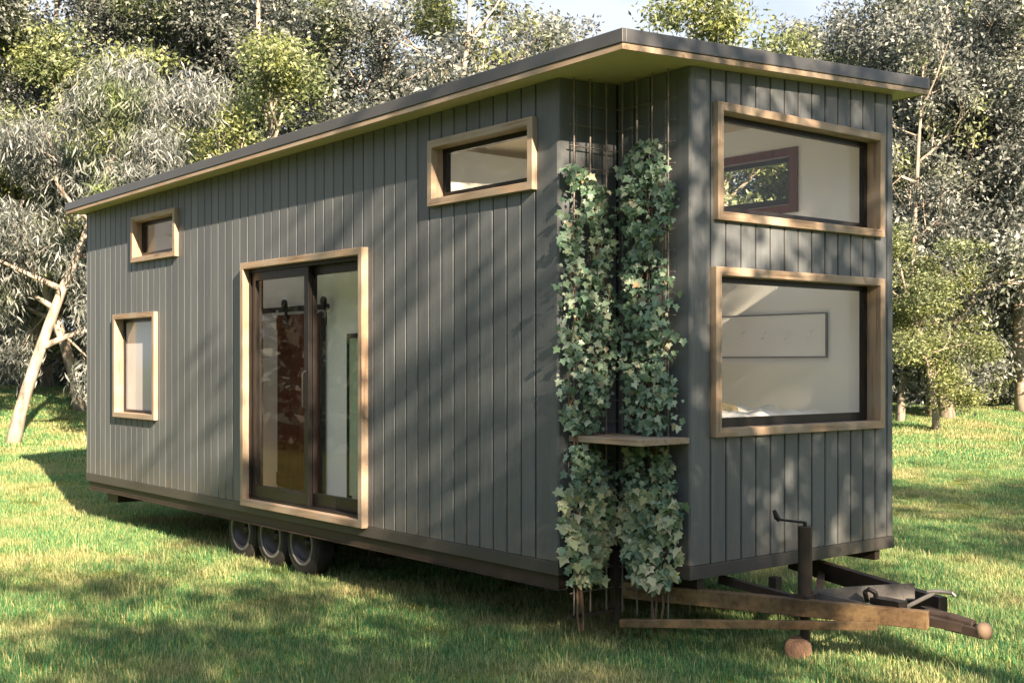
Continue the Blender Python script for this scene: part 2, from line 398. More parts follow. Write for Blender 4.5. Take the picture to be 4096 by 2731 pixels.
ADDED_HOLES = [(-8.2, -6.6, 1.2, 2.2), (-5.9, -3.2, .16, 1.0), (-2.3, -.95, .45, 2.0)]  # invented roof openings, added to let daylight brighten the rooms
def plate_h(mb, x0, x1, y0, y1, d0, d1, k=0.0):
    x = x0
    for (a, b, c, d) in ADDED_HOLES:
        a, b, c, d = a - k, b + k, c - k, d + k
        if a < x0 or b > x1: continue
        plate(mb, x, a, y0, y1, d0, d1); plate(mb, a, b, y0, c, d0, d1); plate(mb, a, b, d, y1, d0, d1); x = b
    plate(mb, x, x1, y0, y1, d0, d1)
mb = MB()
plate_h(mb, -L + .12, NX - .12, .12, W - .12, -.06, -.03); plate(mb, NX - .1199, -.12, NY + .12, W - .12, -.06, -.03); H(mb, 'interior_ceiling', M['bounce_tan'])
mb = MB(); mb.box(-2.9, -1.25, .14, W - .14, 2.52, 2.66); H(mb, 'loft_floor', M['white'])
mb = MB(); mb.box(-2.98, -2.9, .14, W - .14, .613, 3.6); H(mb, 'cross_wall', M['white'])
# inner partition with sliding barn door seen through the glazed door
PY = .62
mb = MB(); mb.box(-8.2, -3.35, PY, PY + .06, .613, 2.9); part_w = H(mb, 'partition_wall', M['white'])
bd = MB()
for i in range(6): bd.box(-5.43 + i * .138, -5.43 + i * .138 + .132, PY - .05, PY - .02, .64, 2.30)
bd.box(-5.43, -4.60, PY - .062, PY - .0501, 2.16, 2.28); bd.box(-5.43, -4.60, PY - .062, PY - .0501, .66, .78)
door_i = H(bd, 'barn_door', M['brown_door'], bevel=.003)
mb = MB(); mb.box(-5.95, -4.42, PY - .075, PY - .065, 2.325, 2.375); mb.box(-4.603, -4.575, PY - .07, PY - .018, .64, 2.31)
for x in (-5.2, -4.68, -4.47):
    mb.box(x - .02, x + .02, PY - .085, PY - .0755, 2.18, 2.40)
    mb.lathe([(0.0, -.02), (.045, -.02), (.045, .0), (0, 0)], 14, lambda a, t, c, x=x: (x + a, PY - .09 + t, 2.40 + c))
HS(mb, 'sliding_rail', M['black'], door_i)
mb = MB(); mb.box(-4.14, -3.62, PY - .03, PY - .001, .66, 2.06); wp = H(mb, 'wardrobe_panel', M['greenglass'])
mb = MB(); mb.box(-4.17, -4.1401, PY - .04, PY - .002, .63, 2.10); mb.box(-4.14, -3.6, PY - .04, PY - .002, 2.0601, 2.10); HS(mb, 'panel_frame', M['black'], wp)
# wall panel with hooks on the far side wall
YF = W - .137
mb = MB(); fr = (-2.3, -.49, 1.89, 2.215)
mb.box(fr[0], fr[1], YF - .02, YF - .002, fr[2], fr[3]); hp = H(mb, 'wall_panel', M['white'])
mb = MB()
mb.box(fr[0] - .011, fr[1] + .011, YF - .024, YF - .002, fr[3] + .0005, fr[3] + .011); mb.box(fr[0] - .011, fr[1] + .011, YF - .024, YF - .002, fr[2] - .011, fr[2] - .0005)
mb.box(fr[1] + .0005, fr[1] + .011, YF - .024, YF - .002, fr[2], fr[3]); mb.box(fr[0] - .018, fr[0] - .0005, YF - .026, YF - .002, fr[2], fr[3])
HS(mb, 'panel_edge', M['galv'], hp)
for x in (-.62, -.84, -1.06, -1.28, -1.5):
    mb = MB(); mb.tube([(x, YF - .021, 2.09), (x, YF - .05, 2.07), (x, YF - .06, 2.02), (x, YF - .085, 2.04)], .005, 6); HS(mb, 'coat_hook', M['linen'], hp)

# roof
X0, X1, Y0, Y1 = -9.07, .15, -.21, 2.97
mb = MB(); plate_h(mb, X0 + .012, X1 - .012, Y0 + .012, Y1 - .012, .001, .030); soff = H(mb, 'soffit', M['soffit'])
mb = MB()
e = .018
plate(mb, X0 + .004, X1 - .004, Y0 + .004, Y0 + .012, -.004, .030); plate(mb, X0 + .004, X1 - .004, Y1 - .012, Y1 - .004, -.004, .030)
plate(mb, X0 + .004, X0 + .012, Y0 + .0121, Y1 - .0121, -.004, .030); plate(mb, X1 - .012, X1 - .004, Y0 + .0121, Y1 - .0121, -.004, .030)
HS(mb, 'soffit_trim', M['wood_x'], soff)
mb = MB(); plate_h(mb, X0 + .03, X1 - .03, Y0 + .03, Y1 - .03, .031, .112); roof = H(mb, 'roof', M['roof'])
for a, b, c, d in ADDED_HOLES:
    mb = MB(); plate(mb, a + .001, b - .001, c + .001, d - .001, .09, .10); HS(mb, 'added_skylight', M['glass'], roof)  # glazing of the added openings
mb = MB()
plate(mb, X0 - .003, X1 + .003, Y0 - .003, Y0 + .029, .034, .118); plate(mb, X0 - .003, X1 + .003, Y1 - .029, Y1 + .003, .034, .118)
plate(mb, X0 - .003, X0 + .029, Y0 + .0291, Y1 - .0291, .034, .118); plate(mb, X1 - .029, X1 + .003, Y0 + .0291, Y1 - .0291, .034, .118)
HS(mb, 'fascia', M['fascia'], roof, bevel=.004)

# windows
def window(name, T, o, ax, wf=.055, proud=.042, depth=.137, sash=.035, glassb=-.085, pane=None, sill=.05, mullion=None):
    a0, a1, c0, c1 = o; h = (a1 - a0, )
    Mh = M['wood_x'] if ax == 0 else M['wood_y']
    mb = MB(); B = lambda m_, p: m_.box(p[0], p[1], p[2], p[3], p[4], p[5], T)
    mb.ring(a0, a1, c0, c1, wf, -depth, proud, T)
    f = H(mb, name, [Mh, M['wood_z']], bevel=.004)
    i0, i1, j0, j1 = a0 + wf, a1 - wf, c0 + wf, c1 - wf; s = sash
    mb = MB(); mb.ring(i0 + .0005, i1 - .0005, j0 + .0005, j1 - .0005, s, glassb - .022, glassb + .022, T, sill)
    if mullion: B(mb, (i0, i1, glassb - .02, glassb + .02, mullion - .012, mullion + .012))
    HS(mb, 'sash', M['alu'], f)
    mb = MB(); B(mb, (i0 + s - .005, i1 - s + .005, glassb - .003, glassb + .003, j0 + sill - .005, j1 - s + .005))
    HS(mb, 'pane', pane or M['glass'], f)
    return f
w1 = window('window', Tside, SW['small'], 0); w1['label'] = 'small timber framed high window at the rear end of the long wall'
w2 = window('window', Tside, SW['low'], 0, pane=M['frost'], sill=.03); w2['label'] = 'upright timber framed window with frosted glass low on the long wall'
w3 = window('window', Tside, SW['loft'], 0); w3['label'] = 'wide timber framed loft window under the eave of the long wall'
w4 = window('window', Tfront, FWN['upper'], 1, glassb=-.095); w4['label'] = 'large upper timber framed window in the end wall'
w5 = window('window', Tfront, FWN['lower'], 1, glassb=-.095, sill=.06); w5['label'] = 'large lower timber framed window in the end wall'
w6 = window('window', Tfar, FAR, 0, wf=.06); w6['label'] = 'loft window in the far wall seen through the upper end window'
mb = MB(); a0, a1, c0, c1 = FAR
for p in ((a0 - .03, a1 + .03, YF - .015, YF - .001, c1 - .05, c1 + .01), (a0 - .03, a1 + .03, YF - .015, YF - .001, c0 - .01, c0 + .05), (a1 - .05, a1 + .03, YF - .015, YF - .001, c0 + .0501, c1 - .0501), (a0 - .03, a0 + .05, YF - .015, YF - .001, c0 + .0501, c1 - .0501)): mb.box(*p)
HS(mb, 'window_trim', M['brown_door'], w6)

# sliding door
a0, a1, c0, c1 = DOOR; wf = .058
mb = MB(); mb.ring(a0, a1, c0, c1, wf, -.06, .137, lambda a, b, c: (a, b, c), .062)
door = H(mb, 'sliding_door', [M['wood_x'], M['wood_z']], bevel=.004)
i0, i1, j0, j1 = a0 + wf, a1 - wf, c0 + .062, c1 - wf
mb = MB(); mb.ring(i0 + .0005, i1 - .0005, j0 + .0005, j1 - .0005, .03, .0, .13, lambda a, b, c: (a, b, c), .02)
HS(mb, 'door_track', M['alu'], door)
def leaf_door(x0, x1, y, st=.075):
    mb = MB(); z0, z1 = j0 + .02, j1 - .031
    mb.ring(x0, x1, z0, z1, st, y - .02, y + .02, lambda a, b, c: (a, b, c), .11)
    o = HS(mb, 'door_leaf', M['alu'], door, bevel=.003)
    return (x0 + st - .004, x1 - st + .004, y - .003, y + .003, z0 + .106, z1 - st + .004)
g1 = leaf_door(i0 + .031, -3.86, .035); g2 = leaf_door(-3.94, i1 - .031, .085)
for g_ in (g1, g2):
    mb = MB(); mb.box(*g_); HS(mb, 'pane', M['glass'], door)
mb = MB(); mb.tube([(-3.90, .015, 1.45), (-3.90, -.02, 1.47), (-3.90, -.02, 1.75), (-3.90, .015, 1.77)], .011, 8); HS(mb, 'door_handle', M['black'], door)

# shelf in the recess
mb = MB()
pts = [(NX + .001, .09), (-.03, .09), (-.001, .115), (-.001, NY - .001), (NX + .001, NY - .001)]
mb.add([(x, y, 1.333) for x, y in pts] + [(x, y, 1.372) for x, y in pts], [(4, 3, 2, 1, 0), (5, 6, 7, 8, 9)] + [(i, (i + 1) % 5, (i + 1) % 5 + 5, i + 5) for i in range(5)])
H(mb, 'corner_shelf', M['wood_x'], bevel=.003)
# trellis
mb = MB(); top = 3.60
for y in (.09, .232, .376): mb.tube([(-.60, y, .19), (-.60, y, zs(-.6, y) - .002)], .0065, 7)
for x in (-.546, -.411, -.275, -.133): mb.tube([(x, .47, .2), (x, .47, zs(x, .47) - .002)], .0065, 7)
trel = H(mb, 'trellis', M['rod'])
mb = MB(); z = .36
while z < 3.55:
    if abs(z - 1.352) > .03:
        mb.tube([(-.607, .06, z), (-.607, .47, z)], .0048, 5); mb.tube([(-.607, .477, z), (-.08, .477, z)], .0048, 5)
    z += .137
HS(mb, 'trellis_wire', M['rod'], trel)
mb = MB(); mb.box(-.63, -.585, .44, .485, .12, 1.0); mb.box(-.62, -.59, .05, .4399, .2, .22); HS(mb, 'trellis_post', M['chassis'], trel)

# chassis, wheels, drawbar
mb = MB()
for y in (.02, W - .08): mb.box(-L + .05, NX - .02, y, y + .06, .385, .4735)
for x in np.arange(-8.6, -.7, .62): mb.box(x, x + .05, .0801, W - .0801, .40, .4735)
mb.box(NX - .08, NX - .0201, .0801, W - .0801, .385, .4735)
mb.box(-L + .05, NX - .005, .002, .09, .378, .3845)
mb.box(NX - .0199, -.05, NY + .12, NY + .18, .39, .4735); mb.box(NX - .0199, -.05, W - .16, W - .1, .39, .4735)
chs = H(mb, 'chassis', M['chassis'])
mb = MB(); mb.box(-L + .35, -L + .65, .12, .9, .26, .384); HS(mb, 'rear_step', M['chassis'], chs)
def wheel(x, y, s):
    T = lambda a, t, c: (x + a, y + s * t, .275 + c)
    mb = MB(); mb.lathe([(.165, .015), (.20, .0), (.245, .0), (.275, .02), (.282, .05), (.282, .13), (.275, .16), (.245, .18), (.165, .17)], 36, T)
    for k in range(36):
        a = 2 * PI * k / 36
        mb.box(-.006, .006, .05, .13, .281, .287, lambda p, q, r, a=a: T(p * math.cos(a) - r * math.sin(a), q, p * math.sin(a) + r * math.cos(a)))
    t = H(mb, 'wheel', M['tyre'], smooth=False)
    mb = MB(); mb.lathe([(.0, .045), (.035, .045), (.04, .06), (.06, .075), (.085, .07), (.12, .05), (.15, .03), (.155, .008), (.17, .004), (.172, .02), (.168, .16)], 32, T)
    for k in range(5):
        a = 2 * PI * k / 5 + .3; mb.lathe([(0, -.004), (.011, -.004), (.011, .02)], 8, lambda p, t_, r, a=a: T(.06 * math.cos(a) + p, .066 + t_, .06 * math.sin(a) + r))
    HS(mb, 'rim', M['rim'], t, smooth=True)
    mb = MB(); mb.lathe([(.168, .006), (.172, -.003), (.192, -.004), (.197, .004)], 36, T); HS(mb, 'rim_ring', M['ring'], t, smooth=True)
for x in (-5.27, -4.69, -4.13): wheel(x, .10, 1)
for x in (-5.27, -4.69, -4.13): wheel(x, W - .10, -1)
mb = MB()
for x in (-5.27, -4.69, -4.13): mb.tube([(x, .28, .275), (x, W - .28, .275)], .03, 8)
HS(mb, 'axle', M['chassis'], chs)

mb = MB(); mb.bar((-.55, .49, .345), (1.262, 1.182, .345), .06, .105)
db = H(mb, 'drawbar', M['beam'], bevel=.004)
mb = MB(); mb.bar((-.55, W - .49, .36), (1.15, 1.52, .36), .06, .12); o = HS(mb, 'drawbar_arm', M['chassis'], db)
mb = MB(); mb.bar((1.0, 1.28, .325), (1.38, 1.37, .30), .11, .05); mb.bar((1.05, 1.47, .335), (1.38, 1.38, .315), .06, .05)
mb.bar((.0, .72, .27), (1.15, 1.10, .27), .05, .03) if False else None
o = HS(mb, 'drawbar_tongue', M['chassis'], db)
mb = MB(); mb.bar((-.36, .27, .185), (1.0, 1.06, .285), .045, .05); HS(mb, 'lower_rail', M['beam'], db, bevel=.003)
mb = MB(); mb.bar((-.12, .95, .42), (.62, 1.02, .35), .05, .05); mb.bar((.05, 1.3, .42), (.05, 1.3, .24), .06, .06, (1, 0, 0)); mb.bar((-.1, 2.0, .33), (.62, 1.0, .33), .05, .06); HS(mb, 'cross_member', M['chassis'], db)
# coupling head
mb = MB()
mb.bar((1.28, 1.36, .30), (1.50, 1.37, .285), .09, .055)
mb.tube([(1.12, 1.37, .335), (1.30, 1.37, .335), (1.44, 1.372, .32)], [.03, .035, .03], 10)
cp = HS(mb, 'coupling', M['chassis'], db, bevel=.004)
mb = MB(); mb.lathe([(0, -.05), (.04, -.045), (.052, -.01), (.048, .02), (.03, .04), (0, .045)], 14, lambda a, t, c: (1.50 + a, 1.372 + c, .30 + t)); HS(mb, 'coupling_cap', M['knob'], db, smooth=True)
# gusset plates and hose by the jack
mb = MB()
pl = [(.56, .33, .42), (1.0, .50 - .0, .42), (1.0, .0, .52)]
def plate_v(p, q, z0a, z1a, z0b, z1b, t=.012):
    p, q = Vector((*p, 0)), Vector((*q, 0)); d = (q - p).normalized(); n = Vector((-d.y, d.x, 0)) * t / 2
    vs = [Vector((v.x, v.y, z)) + s_ * n for s_ in (-1, 1) for v, z in ((p, z0a), (q, z0b), (q, z1b), (p, z1a))]
    mb.add(vs, [(0, 1, 2, 3), (7, 6, 5, 4)] + [(i, i + 4, (i + 1) % 4 + 4, (i + 1) % 4) for i in range(4)])
plate_v((.55, 1.00), (.80, 1.22), .39, .44, .37, .475); plate_v((.8005, 1.2205), (1.02, 1.42), .37, .475, .40, .50)
plate_v((.55, 1.03), (.95, 1.08), .39, .43, .36, .40)
HS(mb, 'gusset_plate', M['galv'], db)
mb = MB(); mb.tube([(.86, 1.16, .40), (.86, 1.14, .455), (.88, 1.15, .475), (.91, 1.17, .455), (.92, 1.18, .40)], .016, 8); mb.box(.9, 1.1, 1.13, 1.22, .385, .43); HS(mb, 'brake_cylinder', M['alu'], db, bevel=.003)
mb = MB(); mb.tube([(1.05, 1.25, .37), (1.17, 1.36, .46), (1.185, 1.375, .475)], .013, 8); mb.tube([(1.15, 1.345, .475), (1.20, 1.38, .48), (1.27, 1.42, .475), (1.285, 1.43, .455)], .012, 8); mb.box(.98, 1.06, 1.2, 1.24, .385, .40); HS(mb, 'brake_lever', M['galv'], db)
# jack stand
mb = MB(); mb.tube([(.55, .965, .28), (.55, .965, .835)], .044, 18); mb.box(.5, .6, .915, 1.015, .39, .42)
jk = H(mb, 'jack', M['chassis'], bevel=.003)
mb = MB(); mb.tube([(.55, .965, .10), (.55, .965, .30)], .03, 12); HS(mb, 'jack_leg', M['chassis'], jk)
mb = MB(); mb.tube([(.55, .965, .835), (.55, .965, .862)], .012, 8); mb.tube([(.55, .965, .858), (.43, .87, .872)], .008, 8); mb.tube([(.43, .87, .865), (.418, .86, .885), (.405, .85, .93)], [.014, .02, .012], 8); HS(mb, 'crank_handle', M['alu'], jk)
mb = MB(); d = Vector((1, .45, 0)).normalized(); n = Vector((-d.y, d.x, 0))
def TJ(a, t, c): p = Vector((.515, .94, .10)) + d * a + n * t; return (p.x, p.y, .082 + c)
mb.lathe([(0, -.035), (.04, -.035), (.05, -.028), (.072, -.034), (.082, -.016), (.082, .016), (.072, .034), (0, .035)], 24, TJ); HS(mb, 'jockey_wheel', M['stone'], jk, smooth=True)

# daybed inside, behind the lower end window
bed = empty('daybed', (-.8, 1.7, .612), 'high daybed with rumpled white bedding seen through the lower end window', 'bed')
def B_(mb, name, mat, **k): o = mb.build(name, mat, None, **k); o.parent = bed; o.location = o.location - Vector((-.8, 1.7, .612)); return o
mb = MB(); mb.box(-2.2, -.15, .75, 2.57, .614, 1.41); B_(mb, 'bed_base', M['white'])
rng = np.random.default_rng(3)
def cloth(x0, x1, y0, y1, z0, amp, nx=50, ny=50, seed=1):
    mb = MB(); r = random.Random(seed); ws = [(r.uniform(4, 16), r.uniform(-12, 12), r.uniform(0, 6)) for _ in range(7)]
    vs = []
    for i in range(nx + 1):
        for j in range(ny + 1):
            u, v = i / nx, j / ny; x = x0 + (x1 - x0) * u; y = y0 + (y1 - y0) * v
            ed = min(1, min(u, 1 - u, v, 1 - v) * 8)
            h = sum(1 - abs(math.sin(a * x + b * y + c)) for a, b, c in ws) / 7
            vs.append((x, y, z0 + (h * amp + .03) * (ed ** .5) + (.0 if ed > 0 else -.05)))
    fs = [(i * (ny + 1) + j, (i + 1) * (ny + 1) + j, (i + 1) * (ny + 1) + j + 1, i * (ny + 1) + j + 1) for i in range(nx) for j in range(ny)]
    mb.add(vs, fs); return mb
B_(cloth(-2.2, -.16, .76, 2.56, 1.40, .13, seed=5), 'duvet', M['linen'], smooth=True)
mb = cloth(-1.3, -.75, .9, 1.9, 1.50, .05, 30, 30, 9); B_(mb, 'straw_throw', M['straw'], smooth=True)

# ---------------------------------------------------------------- ivy
def ivy_leaf_pts():     # five lobed outline, tip towards -y, stem at origin
    half = [(0, 0.0), (.16, .16), (.42, .10), (.34, -.12), (.62, -.34), (.30, -.46), (.20, -.66), (0, -1.0)]
    return half
HALF = ivy_leaf_pts()
def leaf_array(pos, size, nrm, down, rng):
    """many lobed leaves as two n-gon halves folded on the midrib; returns verts, tris"""
    n = len(pos); out_v = []; P = []
    nrm = nrm / np.linalg.norm(nrm, axis=1, keepdims=True)
    d = down - (down * nrm).sum(1, keepdims=True) * nrm; d /= np.linalg.norm(d, axis=1, keepdims=True)
    s = np.cross(nrm, d)
    loc = [(x, y, 0.10 * abs(x)) for x, y in HALF] + [(-x, y, 0.10 * abs(x)) for x, y in HALF[1:-1]]
    # drop the tip slightly for curl
    loc = [(x, y, z - .18 * (y * y)) for x, y, z in loc]
    V = np.stack([pos + size[:, None] * (s * x - d * y + nrm * z) for x, y, z in loc], 1)   # n, k, 3
    k = len(loc); R = list(range(8)); Lf = [0] + list(range(8, 14)) + [7]
    tris = []
    for ring, rev in ((R, False), (Lf, True)):
        c = [ring[0], ring[1], ring[2], ring[3]], [ring[0], ring[3], ring[5], ring[7]], [ring[3], ring[4], ring[5], ring[5]], [ring[5], ring[6], ring[7], ring[7]]
        for q in ([ring[0], ring[1], ring[2]], [ring[0], ring[2], ring[3]], [ring[0], ring[3], ring[5]], [ring[3], ring[4], ring[5]], [ring[0], ring[5], ring[7]], [ring[5], ring[6], ring[7]]):
            tris.append(q[::-1] if rev else q)
    tr = np.array(tris); F = (np.arange(n)[:, None, None] * k + tr[None]).reshape(-1)
    return V.reshape(-1, 3), F
TL = [(3.1, -0.03, 0.02), (2.98, 0.03, 0.36), (2.78, -0.01, 0.36), (2.61, -0.02, 0.4), (2.38, -0.03, 0.41), (2.22, -0.03, 0.43), (1.93, -0.03, 0.43), (1.65, -0.03, 0.41), (1.48, 0.0, 0.26), (1.38, 0.06, 0.25), (1.28, 0.04, 0.25), (1.17, 0.02, 0.36), (1.09, 0.01, 0.41), (0.86, 0.0, 0.41), (0.66, 0.0, 0.36), (0.44, 0.04, 0.21)]
TR = [(3.26, -0.37, -0.22), (3.16, -0.49, -0.16), (3.05, -0.53, -0.1), (2.77, -0.53, -0.05), (2.49, -0.49, -0.12), (2.21, -0.51, -0.1), (1.99, -0.49, -0.05), (1.79, -0.51, -0.1), (1.57, -0.51, 0.01), (1.38, -0.45, -0.07), (1.29, -0.47, -0.14), (1.04, -0.51, -0.01), (0.82, -0.53, -0.03), (0.59, -0.5, -0.05), (0.43, -0.35, -0.1)]
def ivy(tab, plane, seed, count, label, palefrac):
    rg = np.random.default_rng(seed); zsx = np.array([t[0] for t in tab])[::-1]; lo = np.array([t[1] for t in tab])[::-1]; hi = np.array([t[2] for t in tab])[::-1]
    def gen(n, zmin, zmax, smin, smax):
        z = rg.uniform(zmin, zmax, n); l = np.interp(z, zsx, lo); h = np.interp(z, zsx, hi)
        ph = seed * 1.7
        hole = np.sin(z * 9 + ph) * .5 + np.sin(z * 23 + ph * 2) * .5
        t = rg.beta(1.1, 1.1, n); a = l + (h - l) * t
        keep = (np.sin(a * 27 + ph + 2 * np.sin(z * 3)) * np.sin(z * 13 + a * 7 + ph) + .5 * np.sin(z * 37 + a * 50) > -.27) & ((z < 1.31) | (z > 1.40))
        z, a, t = z[keep], a[keep], t[keep]; n = len(z)
        bulge = .01 + .15 * (.25 + .75 * np.sin(PI * t)) * rg.uniform(.05, 1, n) * (.7 + .3 * np.sin(z * 11 + a * 14)); a = a + rg.normal(0, .034, n)
        if plane == 'L': pos = np.stack([-.60 + bulge, a, z], 1); nb = np.array([.8, -.75, .45])
        else: pos = np.stack([a, .47 - bulge, z], 1); nb = np.array([.55, -.85, .5])
        nr = nb + rg.normal(0, .62, (n, 3)); dn = np.array([0, 0, -1.]) + rg.normal(0, .5, (n, 3))
        return leaf_array(pos, rg.uniform(smin, smax, n), nr, dn, rg)
    o = empty('climbing_ivy', (-.6 if plane == 'L' else -.3, .2 if plane == 'L' else .42, 0), label, 'climbing plant', 'ivy climbing the corner trellis')
    def add(name, vf, mat):
        me = np_mesh(name, vf[0] - np.array(o.location), vf[1], 3, mat); c = bpy.data.objects.new(name, me); C.objects.link(c); c.parent = o
    add('foliage', gen(count, tab[-1][0], tab[0][0], .018, .058), M['leaf_ivy'])
    add('pale_foliage', gen(int(count * palefrac), tab[-1][0], 1.05, .045, .085), M['leaf_ivy_pale'])
    mb = MB(); r = random.Random(seed)
    for s_ in range(5):
        t = r.uniform(.2, .8); pts = []
        z = .12 if s_ < 3 else r.uniform(.3, .8)
        while z < tab[0][0] - .2:
            l = np.interp(z, zsx, lo); h = np.interp(z, zsx, hi); t = min(.9, max(.1, t + r.uniform(-.12, .12))); a = float(l + (h - l) * t)
            pts.append((-.585 + r.uniform(0, .03), a, z) if plane == 'L' else (a, .455 - r.uniform(0, .03), z)); z += .09
        mb.tube(pts, [.008 * (1 - .6 * i / len(pts)) for i in range(len(pts))], 5)
    st = mb.build('stem', M['ivy_stem'], None); st.parent = o; st.location = -o.location
ivy(TL, 'L', 1, 2800, 'narrower ivy column nearer the long wall, big pale leaves at its foot below the shelf', .16)
ivy(TR, 'R', 2, 3500, 'fuller and taller ivy column beside the end wall post, hanging below the shelf', .10)

# ---------------------------------------------------------------- trees
def leaves(cent, rad, per, ll, lw, rg, droop=0.0, flat=1.0):
    n = len(cent) * per
    c = np.repeat(cent, per, 0); r = np.repeat(rad, per)
    d = rg.normal(size=(n, 3)); d /= np.linalg.norm(d, axis=1, keepdims=True)
    p = c + d * (r * rg.uniform(.15, 1, n) ** .6)[:, None] * np.array([1, 1, .8])
    ax = rg.normal(size=(n, 3)); ax[:, 2] = ax[:, 2] * (1 - droop) - droop * 2.2; ax /= np.linalg.norm(ax, axis=1, keepdims=True)
    q = rg.normal(size=(n, 3)); q = np.cross(ax, q); q /= np.linalg.norm(q, axis=1, keepdims=True)
    s = rg.uniform(.7, 1.3, n)[:, None]; a = ax * ll * s; b = q * lw * s * .5
    nz = np.cross(ax, q) * ll * .12
    V = np.stack([p, p + a * .45 + b + nz, p + a, p + a * .45 - b + nz], 1).reshape(-1, 3)
    F = (np.arange(n)[:, None] * 4 + np.array([0, 1, 2, 3])).ravel()
    return V, F
def grow(seed, H_, R_, base, lean=(0, 0), r0=.16, limbs=7, levels=3, up=.25, fork=None):
    """tapered trunk with limbs; returns MB of wood and list of twig positions (p, radius)"""
    r = random.Random(seed); mb = MB(); tips = []
    def limb(p, d, ln, rad, lv):
        n = max(3, int(ln / .45)); pts = [p]; rs = [rad]; dd = d.copy()
        for i in range(n):
            dd = (dd + Vector((r.gauss(0, .17), r.gauss(0, .17), r.gauss(0, .12) + up * .12))).normalized()
            pts.append(pts[-1] + dd * ln / n); rs.append(rad * (1 - .72 * (i + 1) / n))
        mb.tube(pts, rs, 7 if lv < 2 else 4, cap=lv < 1)
        if lv >= levels: tips.append(pts[-1]); tips.append(pts[len(pts) // 2]); return
        k = r.randint(3, 4) if lv < levels - 1 else r.randint(3, 4)
        for j in range(k):
            t = .3 + .7 * (j + r.random() * .6) / k; idx = min(len(pts) - 1, max(1, int(t * n)))
            a = dd.orthogonal().normalized(); a.rotate(Matrix.Rotation(r.uniform(0, 2 * PI), 3, dd)); 
            nd = (dd * .75 + a * r.uniform(.6, 1.0)).normalized()
            limb(pts[idx], nd, ln * r.uniform(.5, .68), rs[idx] * .62, lv + 1)
        tips.append(pts[-1])
    # trunk
    n = 9; pts = [Vector((0, 0, -.15))]; d = Vector((lean[0], lean[1], 1)).normalized(); rs = [r0 * 1.25]
    for i in range(n):
        d = (d + Vector((r.gauss(0, .05), r.gauss(0, .05), 0))).normalized(); pts.append(pts[-1] + d * H_ * .8 / n); rs.append(r0 * (1 - .75 * (i + 1) / n))
    mb.tube(pts, rs, 10)
    for j in range(limbs):
        z = base + (H_ * .8 - base) * (j + r.random() * .5) / limbs; t = z / (H_ * .8) * n; i = min(n - 1, int(t)); p = pts[i].lerp(pts[i + 1], min(1, t - i))
        az = j * 2.4 + r.uniform(-.4, .4); el = r.uniform(.25, .8)
        fr_ = 1 - .45 * abs((z - base) / max(.1, H_ - base) - .35)
        limb(p, Vector((math.cos(az) * math.cos(el), math.sin(az) * math.cos(el), math.sin(el))), R_ * .62 * fr_ * r.uniform(.8, 1.15), rs[i] * .6, 1)
    tips.append(pts[-1])
    return mb, tips
PROTO = {}; TS = 1.12
def tree_proto(key, seed, H_, R_, base, mat, per, ll, lw, crad, droop=0, lean=(0, 0), r0=.16, limbs=7, levels=3, name='tree', keep=1.0, fill=0, gap=None):
    mb, tips = grow(seed, H_, R_, base, lean, r0, limbs, levels)
    rg = np.random.default_rng(seed); c = np.array([tuple(t) for t in tips])
    if fill: c = np.concatenate([c, c[rg.integers(0, len(c), int(len(c) * fill))] + rg.normal(0, .55, (int(len(c) * fill), 3))])
    if gap: c = c[np.sin(1.9 * c[:, 0] + gap[1]) + np.sin(2.3 * c[:, 1] + gap[1] * 2) + np.sin(2.6 * c[:, 2] + 1) + .5 * np.sin(5 * c[:, 2] + 4 * c[:, 1]) < gap[0]]
    if keep < 1: c = c[rg.random(len(c)) < keep]
    V, F = leaves(c, rg.uniform(.6, 1.2, len(c)) * crad, per, ll, lw, rg, droop)
    me = np_mesh('crown', V, F, 4, mat)
    tm = bpy.data.meshes.new('trunk'); tm.from_pydata(mb.v, [], mb.f); tm.materials.append(M['bark']); tm.polygons.foreach_set('use_smooth', [True] * len(tm.polygons))
    PROTO[key] = (me, tm, name); print('tree', key, len(c), len(F) // 4)
def put_tree(key, x, y, s, rz, label, group=None, cat='tree', mat=None):
    me, tm, name = PROTO[key]
    o = empty(name, (x, y, float(gz(x, y))), label, cat, group); o.rotation_euler.z = rz; o.scale = (s[0] * TS, s[0] * TS, s[1] * TS)
    for nm, d in (('trunk', tm), ('crown', me)):
        c = bpy.data.objects.new(nm, d); C.objects.link(c); c.parent = o
        if nm == 'crown' and mat:
            c.material_slots[0].link = 'OBJECT'; c.material_slots[0].material = mat
    return o
def at(px, w): return uw((px - 1176) / 2826 * w, w)
tree_proto('a', 11, 11, 3.4, 2.6, M['leaf_grey'], 120, .11, .046, .56, .3, r0=.14, limbs=11, name='gum_tree')
tree_proto('b', 23, 11, 3.2, 1.6, M['leaf_dark'], 115, .105, .048, .57, .15, r0=.13, limbs=12, name='gum_tree')
tree_proto('c', 37, 8, 3.0, 1.2, M['leaf_yellow'], 100, .10, .044, .52, .2, r0=.11, limbs=10, name='bushy_tree')
tree_proto('d', 51, 8.5, 2.8, 1.9, M['leaf_droop'], 130, .19, .027, .55, .6, lean=(.2, .05), r0=.13, limbs=9, name='willowy_tree')
tree_proto('f', 71, 9, 3.4, 0.5, M['leaf_grey'], 115, .105, .047, .57, .3, r0=.14, limbs=13, name='gum_tree')
tree_proto('e', 67, 11, 2.8, 4.5, M['leaf_grey'], 34, .15, .06, .42, .2, r0=.13, limbs=7, name='gum_tree', keep=.7)
G = 'trees along the far edge of the lawn'
